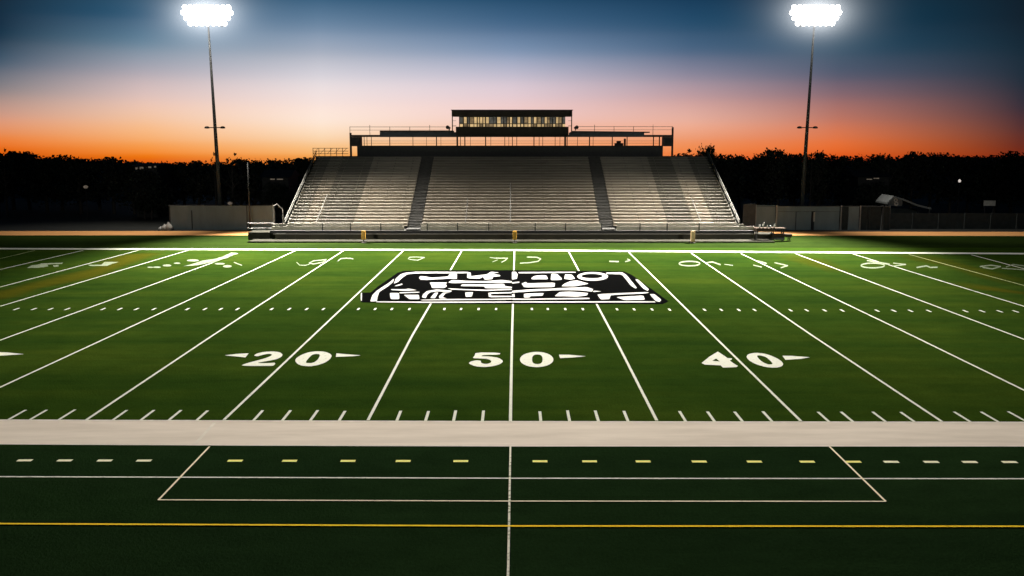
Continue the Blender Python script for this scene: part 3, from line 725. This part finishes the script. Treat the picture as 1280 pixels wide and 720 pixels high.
# canopy shed behind the right fence
YS = 101.0
def sx_(px): return at(px, 270, YS)[0]
def sz(py): return at(640, py, YS)[2]
shed = empty('canopy_shed', (sx_(1135),YS,0), 'pale gable roofed canopy shed behind the right fence', 'shed')
xa, xr, xb = sx_(1108), sx_(1115), sx_(1163)
def slab(pts, th, y0, y1):
    q = [(sx_(a), sz(b)) for a, b in pts]; mb = MB()
    for (xa_, za), (xb_, zb) in zip(q, q[1:]):
        for (ya, yb) in ((y0, y1),):
            t = [(xa_,ya,za),(xb_,ya,zb),(xb_,yb,zb),(xa_,yb,za)]; u = [(x, y, z-th) for x, y, z in t]
            mb.face(t); mb.face(u[::-1])
            for k in range(4): l = (k+1) % 4; mb.face([t[k], u[k], u[l], t[l]])
    return mb
slab([(1108,253),(1115.5,244.8)], .18, YS-.1, YS+3.2).build('roof', M['canopy'], shed)
slab([(1115.6,244.8),(1129,248.8),(1145,255.4),(1163,259.6)], .18, YS-.1, YS+3.2).build('roof', M['canopy'], shed)
m = MB(); m.face([(sx_(1110),YS,sz(252.4)),(sx_(1110),YS,sz(257.5)),(sx_(1127),YS,sz(257.5)),(sx_(1127),YS,sz(250)),(sx_(1115.6),YS,sz(247))]); m.build('gable', M['canopy'], shed)
for px, Yp in ((1113,YS+.05),(1161.5,YS+.05),(1116,YS+3),(1163,YS+3)):
    m = MB(); m.tube((sx_(px),Yp,-.02),(sx_(px),Yp,sz(262)),.05); m.build('post', M['canopy'], shed)
m = MB(); m.box(sx_(1117), sx_(1160), YS+2.8, YS+2.85, -.02, sz(263)); m.build('back_panel', M['screen2'], shed)
m = MB()
def blob(cx, cy, r0, r1):
    n = 16
    for i in range(n):
        w0, w1 = 2*math.pi*i/n, 2*math.pi*(i+1)/n
        q = [(sx_(cx+r*math.cos(w)), YS-.012, sz(cy+r*math.sin(w))) for r, w in ((r0,w0),(r1,w0),(r1,w1),(r0,w1))]
        m.face(q[::-1])
blob(1118.5,250.2,1.1,2.4); blob(1119.5,254.6,1.2,2.7)
mk = m.build('gable_mark', M['pale'], shed); mk['label'] = 'white round mark on the gable'

# ------------------------------------------------------------------ foam sideline markers, equipment by the stand
for px, k, lab in ((454.5,'yel','yellow foam marker below the left seat block of the stand'), (643.5,'yel','yellow foam marker below the middle seat block of the stand'), (866,'palevin','pale faded foam marker below the right seat block of the stand')):
    x, y = G(px, 304.2); y = 85.2
    x = at(px,297,y)[0]
    t = empty('sideline_marker', (x,y,0), lab, 'field marker', 'foam markers along the far sideline')
    m = MB(); m.box(x-.17, x+.17, y-.15, y+.15, .30 if k=='yel' else .12, 1.06); m.build('foam_block', M[k], t, bevel=.04)
    m = MB(); m.box(x-.2, x+.2, y-.18, y+.18, 0, .05); m.tube((x,y,.05),(x,y,.30),.045); m.build('base', M['brown'], t, bevel=.01)

# brown equipment table with bottles at the right end of the stand
YT = 87.2
def tx(px): return at(px, 290, YT)[0]
def tz(py): return at(640, py, YT)[2]
tb = empty('equipment_table', (tx(965),YT,0), 'low brown wooden table with a dark side shelf at the right end of the stand', 'table')
ztop = tz(284.6)
m = MB(); m.box(tx(943.5), tx(981), YT-.5, YT+.6, ztop-.10, ztop); m.build('table_top', M['wood'], tb, bevel=.015)
m = MB(); m.box(tx(944.5), tx(966), YT-.4, YT+.55, ztop-.32, ztop-.104); m.build('apron_board', M['wood'], tb)
m = MB(); m.box(tx(963), tx(988), YT-.62, YT+.2, tz(295.5), tz(292)); m.build('side_shelf', M['wood'], tb, bevel=.01)
for px in (945.5,965.5,978,986.5):
    for yy in (-.35,.35):
        m = MB(); m.box(tx(px)-.04, tx(px)+.04, YT+yy*.8-.04, YT+yy*.8+.04, .0, (tz(295.6) if px > 984 else ztop-.104)); m.build('leg', M['aisle'], tb)
m = MB(); m.box(tx(968), tx(979), YT-.55, YT+.1, 0.11, tz(296.2)); m.build('storage_bin', M['canopy'], tb, bevel=.02)
labs = ('white bottle leaning at the left end of the brown table','tallest white bottle tilted on the brown table','first of two short white bottles on the brown table','second of two short white bottles on the brown table','right end white bottle on the brown table')
for (px, h, lean), lab in zip(((948.5,.26,.10),(952.5,.50,.22),(958,.26,.0),(962,.22,.0),(967,.36,.10)), labs):
    x = tx(px); m = MB()
    m.lathe([(.075,0),(.085,.02),(.085,h*.62),(.04,h*.8),(.038,h),(.02,h+.01)], (0,0,0), 12)
    bo = m.build('bottle', M['bottle'], smooth=True); bo.location = (x, YT-.2, ztop+.004+.085*math.sin(lean)); bo.rotation_euler = (0, lean, 0)
    tag(bo, lab, 'bottle', 'white bottles on the brown table')
# white bags on the ground beside the left fence
for i, (px, py, s, lab) in enumerate(((198,283.6,.20,'small white bag, leftmost of the pile beside the left fence'),(203,282.6,.26,'middle white bag of the pile beside the left fence'),(208,281.4,.30,'largest white bag of the pile, next to the left fence'))):
    m = MB(); n = 9; x, Y, z = at(px, py, 96.9)
    rr = random.Random(i)
    prof = [(.55,0),(1.0,.25),(1.05,.7),(.8,1.1),(.3,1.35),(.22,1.6)]
    m.lathe([(r*s*(1+rr.uniform(-.1,.1)), h*s) for r, h in prof], (0,0,0), n)
    o = m.build('bag', M['bottle'], smooth=True); o.location = (x, Y+.6, -.005); o.scale = (1.25, 1, 1.15+.25*i)
    tag(o, lab, 'bag', 'white bags beside the left fence')

# ------------------------------------------------------------------ dark houses and small lights among the trees
def house(px, py_w, Y, w, h, lab, wins, win='dimwin'):
    x, _, zw = at(px, py_w, Y)
    t = empty('house', (x,Y,0), lab, 'house', 'dark houses among the far trees')
    hw = zw+.22
    m = MB(); m.box(x-w/2, x+w/2, Y, Y+5, -.02, hw); m.build('wall', M['housewall'], t)
    m = MB(); a = [(x-w/2-.3,Y-.3,hw+.01),(x+w/2+.3,Y-.3,hw+.01),(x+w/2+.3,Y+5.3,hw+.01),(x-w/2-.3,Y+5.3,hw+.01)]; r0, r1 = (x-w/2-.3,Y+2.5,hw+h), (x+w/2+.3,Y+2.5,hw+h)
    m.face([a[0],a[1],r1,r0]); m.face([a[2],a[3],r0,r1]); m.face([a[1],a[2],r1]); m.face([a[3],a[0],r0]); m.face(a[::-1]); m.build('roof', M['roof'], t)
    for dx, dzv, ww, hh in wins:
        m = MB(); m.box(x+dx-ww/2, x+dx+ww/2, Y-.04, Y-.003, zw+dzv-hh/2, zw+dzv+hh/2); f = m.build('window', M['housewall'], t)
        m = MB(); m.box(x+dx-ww/2+.04, x+dx+ww/2-.04, Y-.06, Y-.041, zw+dzv-hh/2+.04, zw+dzv+hh/2-.04); m.build('pane', M[win], f)
house(182,209.5,114,2.6,.25,'dark house with a row of dim windows at the top left tree line',[(-1.0,-.1,.35,.30),(-.45,-.05,.5,.34),(.5,.05,.4,.26),(1.1,.1,.3,.24)])
house(344,224,114,3.0,.8,'dark house with dim pale windows just left of the stand',[(-.3,0,.6,.22),(.55,0,.8,.2)])
house(1092,223.5,114,3.6,.8,'dark house with dim reddish windows in the trees right of the stand',[(-.5,-.05,.7,.18),(.3,.05,.7,.18)])
def lantern(px, py, Y, w, h, lab, k):
    x, _, z = at(px, py, Y); t = empty('lamp_post', (x,Y,0), lab, 'lamp post')
    m = MB(); m.tube((x,Y,-.02),(x,Y,z-h/2),.05,.04); m.build('pole', M['dark'], t)
    m = MB(); m.lathe([(w*.3,-h/2),(w*.5,-h*.1),(w*.5,h*.15),(w*.15,h/2)], (x,Y,z), 10); m.build('lantern', M[k], t)
lantern(1199.5,226,112,.30,.34,'distant lamp post with a small white lantern in the right trees','whitewin')
lantern(107,233.5,112,.5,.34,'distant lamp post with a faint pale lantern in the left trees','dimwin')
lantern(287.5,254,103,.5,.30,'short lamp post with a faint lantern just over the left fence','dimwin')
x, Y, z = at(1237,254,106); t = empty('sign_board', (x,Y,0), 'small blank white sign board on two posts at the far right', 'sign')
m = MB(); m.box(x-.62, x+.62, Y-.03, Y+.03, z-.28, z+.28); m.build('board', M['pale'], t)
m = MB(); m.tube((x-.45,Y+.08,-.02),(x-.45,Y+.08,z+.2),.04); m.tube((x+.45,Y+.08,-.02),(x+.45,Y+.08,z+.2),.04); m.build('post', M['dark'], t)

# ------------------------------------------------------------------ trees: trunk, limbs and leaf-clump crowns
def tree_proto(seed, h, wid, nclump, nleaf, leafs, material, sparse=False):
    rr = random.Random(seed)
    root = bpy.data.objects.new('tree', None); COL.objects.link(root)
    t = MB(); hc = h*.30
    t.tube((0,0,-.05),(.05,0,hc),.028*h,.02*h,8); t.tube((.05,0,hc),(0,.05,h*.86),.02*h,.004*h,7)
    L = MB()
    for c in range(nclump):
        a = rr.uniform(0, 2*math.pi); zz_ = rr.uniform(.22, 1.0)**.9
        prof = math.sin(math.pi*min(1, max(.06, (zz_-.12)/.95)))**.6
        rad = wid/2*prof*math.sqrt(rr.random())
        cx, cy, cz = rad*math.cos(a), rad*math.sin(a), zz_*h*.95
        s = (.20 if sparse else .30)*wid*rr.uniform(.45,1.0)*(.6 if zz_ > .85 else 1)
        if rr.random() < .4: t.tube((0,0,hc+(cz-hc)*.4 if cz>hc else hc*.7),(cx,cy,cz),.008*h,.003*h,5)
        for _ in range(nleaf):
            d = Vector((rr.gauss(0,1), rr.gauss(0,1), rr.gauss(0,.75))); d *= s*.42
            p = Vector((cx,cy,cz))+d; p.z = max(.1, min(h, p.z))
            n = Vector((rr.gauss(0,1),rr.gauss(0,1),rr.gauss(.4,1))).normalized(); u = n.orthogonal().normalized(); v = n.cross(u); q = rr.uniform(.6,1.2)*leafs
            L.face([p-u*q*.5, p+v*q*.32, p+u*q*.5, p-v*q*.32])
    t.build('trunk', M['bark'], root); L.build('crown', material, root)
    return root
protos = [tree_proto(1, 6.6, 5.0, 46, 42, .36, M['leaf']), tree_proto(2, 6.6, 4.0, 40, 42, .34, M['leaf2']), tree_proto(3, 6.6, 6.0, 52, 42, .38, M['leaf']),
          tree_proto(4, 6.6, 3.2, 22, 16, .30, M['leaf2'], True), tree_proto(5, 6.6, 4.6, 44, 42, .36, M['leaf2'])]
used = [False]*len(protos)
def plant(px, ytop, Y, k, label, group, wf=1.0):
    x, _, z = at(px, ytop, Y)
    if used[k]: o = copy_tree(protos[k])
    else: o = protos[k]; used[k] = True
    s = z/6.45
    o.location = (x, Y, 0); o.scale = (s*wf, s*wf, s); o.rotation_euler = (0,0,random.uniform(0,6.28))
    o['label'] = label; o['category'] = 'tree'; o['group'] = group
    return o
LG, RG = 'dark trees left of the stand', 'dark trees right of the stand'
LL = 'dark leafy tree in the unlit tree line left of the stand'; RL = 'dark leafy tree in the unlit tree line right of the stand'
def sil(px, T):
    for (a, b), (c, d) in zip(T, T[1:]):
        if a <= px <= c: return b+(d-b)*(px-a)/(c-a)
    return T[-1][1]
TL = [(-60,190),(0,192),(30,191),(60,197),(150,199.5),(200,203.5),(260,203),(300,200),(330,200),(370,198),(420,197)]
TR = [(830,192),(880,192),(920,195),(945,193),(970,190),(990,191),(1025,193),(1050,200),(1075,196),(1105,195),(1122,198),(1145,192),(1165,190.5),(1200,192.5),(1290,195),(1340,195)]
px = -30
while px < 400:
    plant(px+random.uniform(-4,4), sil(px,TL)+random.choice((-1,.3,1.5,2.8))+random.uniform(-.8,.8), random.uniform(118,128), random.choice((0,1,2,4)), LL, LG, 1.15); px += random.uniform(19,27)
px = -40
while px < 420:
    plant(px, sil(px,TL)+random.uniform(0,3), random.uniform(138,150), random.choice((0,2,4)), LL, LG, 1.4); px += random.uniform(30,40)
px = 840
while px < 1320:
    plant(px+random.uniform(-4,4), sil(px,TR)+random.choice((-2.2,-.5,1.5,3,4.5))+random.uniform(-.8,.8), random.uniform(118,128), random.choice((0,1,1,2,4)), RL, RG, random.uniform(.75,1.25)); px += random.uniform(18,26)
px = 850
while px < 1340:
    plant(px, sil(px,TR)+random.uniform(0,3), random.uniform(138,150), random.choice((0,2,4)), RL, RG, 1.4); px += random.uniform(30,40)
for hx, hy in ((178,213),(187,214),(340,229),(349,230),(1087,229),(1098,228)):
    plant(hx, hy, 111.5, 2 if hx%2 else 0, 'low dark bushy tree in front of a dark house among the far trees', 'low trees in front of the houses', .9)
for px, yt, k, wf, lab, g in ((3,184.5,3,.6,'thin tree top sticking up at the far left edge of the tree line',LG), (289,190,3,.8,'sparse see-through tree just right of the left floodlight pole',LG), (267,190,3,.5,'sparse see-through sapling just left of the left floodlight pole',LG),
    (882,181,2,.42,'tall narrow tree standing highest beside the right end of the press box',RG), (858,186,3,.9,'sparse tree just right of the press box railing',RG), (868,187,3,.8,'second sparse tree right of the press box, next to the tall narrow one',RG), (966,187.5,1,.95,'bushy round-topped tree left of the right floodlight pole',RG), (1024,190.5,1,.6,'small tree top just right of the right floodlight pole',RG),
    (1015,191,3,.6,'sparse tree close to the right floodlight pole',RG),(1112,192.5,3,1.0,'sparse see-through tree above the canopy shed',RG), (1102,194,1,.6,'small bushy tree left of the sparse tree above the shed',RG)):
    plant(px, yt, 116, k, lab, g, wf)

# ------------------------------------------------------------------ dusk sky
W = bpy.data.worlds.new('World'); S.world = W; W.use_nodes = True
nt = W.node_tree; L = nt.links
bg = nt.nodes['Background']
tc = nd(nt, 'ShaderNodeTexCoord'); sp = nd(nt, 'ShaderNodeSeparateXYZ'); L.new(tc.outputs['Generated'], sp.inputs[0])
def mth(op, a, b=None):
    n = nd(nt, 'ShaderNodeMath', operation=op)
    for i, v in enumerate((a, b)):
        if v is None: continue
        if isinstance(v, (int, float)): n.inputs[i].default_value = v
        else: L.new(v, n.inputs[i])
    return n.outputs[0]
el = mth('ARCSINE', sp.outputs['Z']); az = mth('ARCTAN2', sp.outputs['X'], sp.outputs['Y'])
def s2l(c): return tuple(((v/255)/12.92 if v/255 <= .04045 else ((v/255+.055)/1.055)**2.4) for v in c)
EL0, EL1 = -1.4, 9.0      # degrees covered by the ramps
fac = nd(nt, 'ShaderNodeMapRange'); L.new(el, fac.inputs[0])
fac.inputs[1].default_value = R(EL0); fac.inputs[2].default_value = R(EL1)
def el_of(py, px):
    u, v = (px-640)/FPX, (360-py)/FPX
    d = Vector((u, CS+v*SN, -SN+v*CS)).normalized(); return math.degrees(math.asin(d.z))
def az_of(px):
    return math.atan2((px-640)/FPX, CS+(360-100)/FPX*SN)
stations = [
 (0,   [(203,(214,74,8)),(184,(240,110,26)),(168,(238,138,78)),(146,(214,152,126)),(118,(156,136,134)),(85,(86,100,118)),(50,(26,64,92)),(0,(2,40,66)),(-30,(2,30,52))]),
 (180, [(203,(232,92,8)),(192,(250,132,34)),(176,(252,168,96)),(152,(248,192,150)),(125,(230,194,182)),(95,(186,174,182)),(60,(116,140,162)),(25,(56,98,130)),(0,(32,80,112)),(-30,(14,56,84))]),
 (400, [(203,(244,140,50)),(192,(252,178,98)),(176,(253,208,160)),(155,(252,222,200)),(130,(242,220,212)),(100,(216,208,214)),(70,(176,182,198)),(40,(122,146,174)),(0,(56,98,132)),(-30,(30,70,102))]),
 (640, [(203,(246,140,72)),(185,(250,166,110)),(170,(246,180,142)),(150,(238,192,180)),(125,(226,196,200)),(100,(198,186,202)),(70,(142,158,188)),(40,(84,116,152)),(0,(30,76,112)),(-30,(14,54,84))]),
 (860, [(203,(244,104,46)),(189,(248,132,66)),(174,(244,152,106)),(152,(230,166,144)),(125,(196,152,152)),(100,(148,134,152)),(70,(92,110,140)),(40,(46,84,118)),(0,(10,58,92)),(-30,(5,42,68))]),
 (1050,[(203,(228,70,20)),(190,(238,98,32)),(174,(232,114,62)),(152,(200,116,92)),(125,(152,106,108)),(100,(98,92,112)),(70,(50,78,104)),(35,(12,62,90)),(0,(2,52,78)),(-30,(2,34,56))]),
 (1280,[(203,(130,36,14)),(185,(116,42,26)),(165,(96,48,44)),(140,(64,46,56)),(110,(34,44,60)),(70,(12,40,58)),(30,(4,34,54)),(0,(2,28,46)),(-30,(1,20,34))])]
prev = None; pa = None
for px, st in stations:
    rp = nd(nt, 'ShaderNodeValToRGB'); cr = rp.color_ramp; cr.interpolation = 'CARDINAL'
    for i, (py, c) in enumerate(st):
        pos = max(0, min(1, (el_of(py, px)-EL0)/(EL1-EL0)))
        if i == 0: e = cr.elements[0]; e.position = pos
        elif i == len(st)-1: e = cr.elements[len(cr.elements)-1]; e.position = pos
        else: e = cr.elements.new(pos)
        if px in (400,640,860) and 90 < py < 160: c = tuple(min(255, q+7) for q in c)
        lum = .3*c[0]+.59*c[1]+.11*c[2]; k = .92; dk = .86 if (px in (0,1280) and py < 60) else 1.0
        e.color = (*s2l([(lum+(q-lum)*k)*dk for q in c]), 1)
    L.new(fac.outputs[0], rp.inputs['Fac'])
    if prev is None: prev = rp.outputs[0]; pa = az_of(px); continue
    mr = nd(nt, 'ShaderNodeMapRange', interpolation_type='LINEAR'); L.new(az, mr.inputs[0]); mr.inputs[1].default_value = pa; mr.inputs[2].default_value = az_of(px)
    mx = nd(nt, 'ShaderNodeMix', data_type='RGBA'); L.new(mr.outputs[0], mx.inputs[0]); L.new(prev, mx.inputs[6]); L.new(rp.outputs[0], mx.inputs[7])
    prev = mx.outputs[2]; pa = az_of(px)
# night blue away from the afterglow and overhead
mr = nd(nt, 'ShaderNodeMapRange', interpolation_type='SMOOTHSTEP'); L.new(el, mr.inputs[0]); mr.inputs[1].default_value = R(8.5); mr.inputs[2].default_value = R(35)
mx = nd(nt, 'ShaderNodeMix', data_type='RGBA'); L.new(mr.outputs[0], mx.inputs[0]); L.new(prev, mx.inputs[6]); mx.inputs[7].default_value = (.0015,.006,.014,1)
ab = mth('ABSOLUTE', az)
mr2 = nd(nt, 'ShaderNodeMapRange', interpolation_type='SMOOTHSTEP'); L.new(ab, mr2.inputs[0]); mr2.inputs[1].default_value = R(30); mr2.inputs[2].default_value = R(80)
mx2 = nd(nt, 'ShaderNodeMix', data_type='RGBA'); L.new(mr2.outputs[0], mx2.inputs[0]); L.new(mx.outputs[2], mx2.inputs[6]); mx2.inputs[7].default_value = (.0015,.006,.014,1)
sky = nd(nt, 'ShaderNodeTexSky', sky_type='NISHITA'); sky.sun_disc = False; sky.sun_elevation = R(-3); sky.sun_rotation = R(-12)
sc_ = nd(nt, 'ShaderNodeVectorMath', operation='SCALE'); sc_.inputs['Scale'].default_value = .02; L.new(sky.outputs[0], sc_.inputs[0])
ad = nd(nt, 'ShaderNodeVectorMath', operation='ADD'); L.new(mx2.outputs[2], ad.inputs[0]); L.new(sc_.outputs[0], ad.inputs[1])
L.new(ad.outputs[0], bg.inputs['Color']); bg.inputs['Strength'].default_value = 1.0

# ------------------------------------------------------------------ camera and render settings
cam = bpy.data.cameras.new('camera'); co = bpy.data.objects.new('camera', cam); COL.objects.link(co)
co.location = (0,0,CAM_H); co.rotation_euler = (R(90)-PITCH, 0, 0)
cam.sensor_width = 36; cam.lens = 36*FPX/1280; cam.clip_end = 3000; cam.clip_start = .1
S.camera = co
S.view_settings.view_transform = 'Standard'; S.view_settings.look = 'None'; S.view_settings.exposure = 0
S.cycles.max_bounces = 4; S.cycles.diffuse_bounces = 2; S.cycles.glossy_bounces = 2; S.cycles.caustics_reflective = False; S.cycles.caustics_refractive = False
S.cycles.use_denoising = True; S.cycles.volume_max_steps = 64; S.cycles.volume_step_rate = 2.0
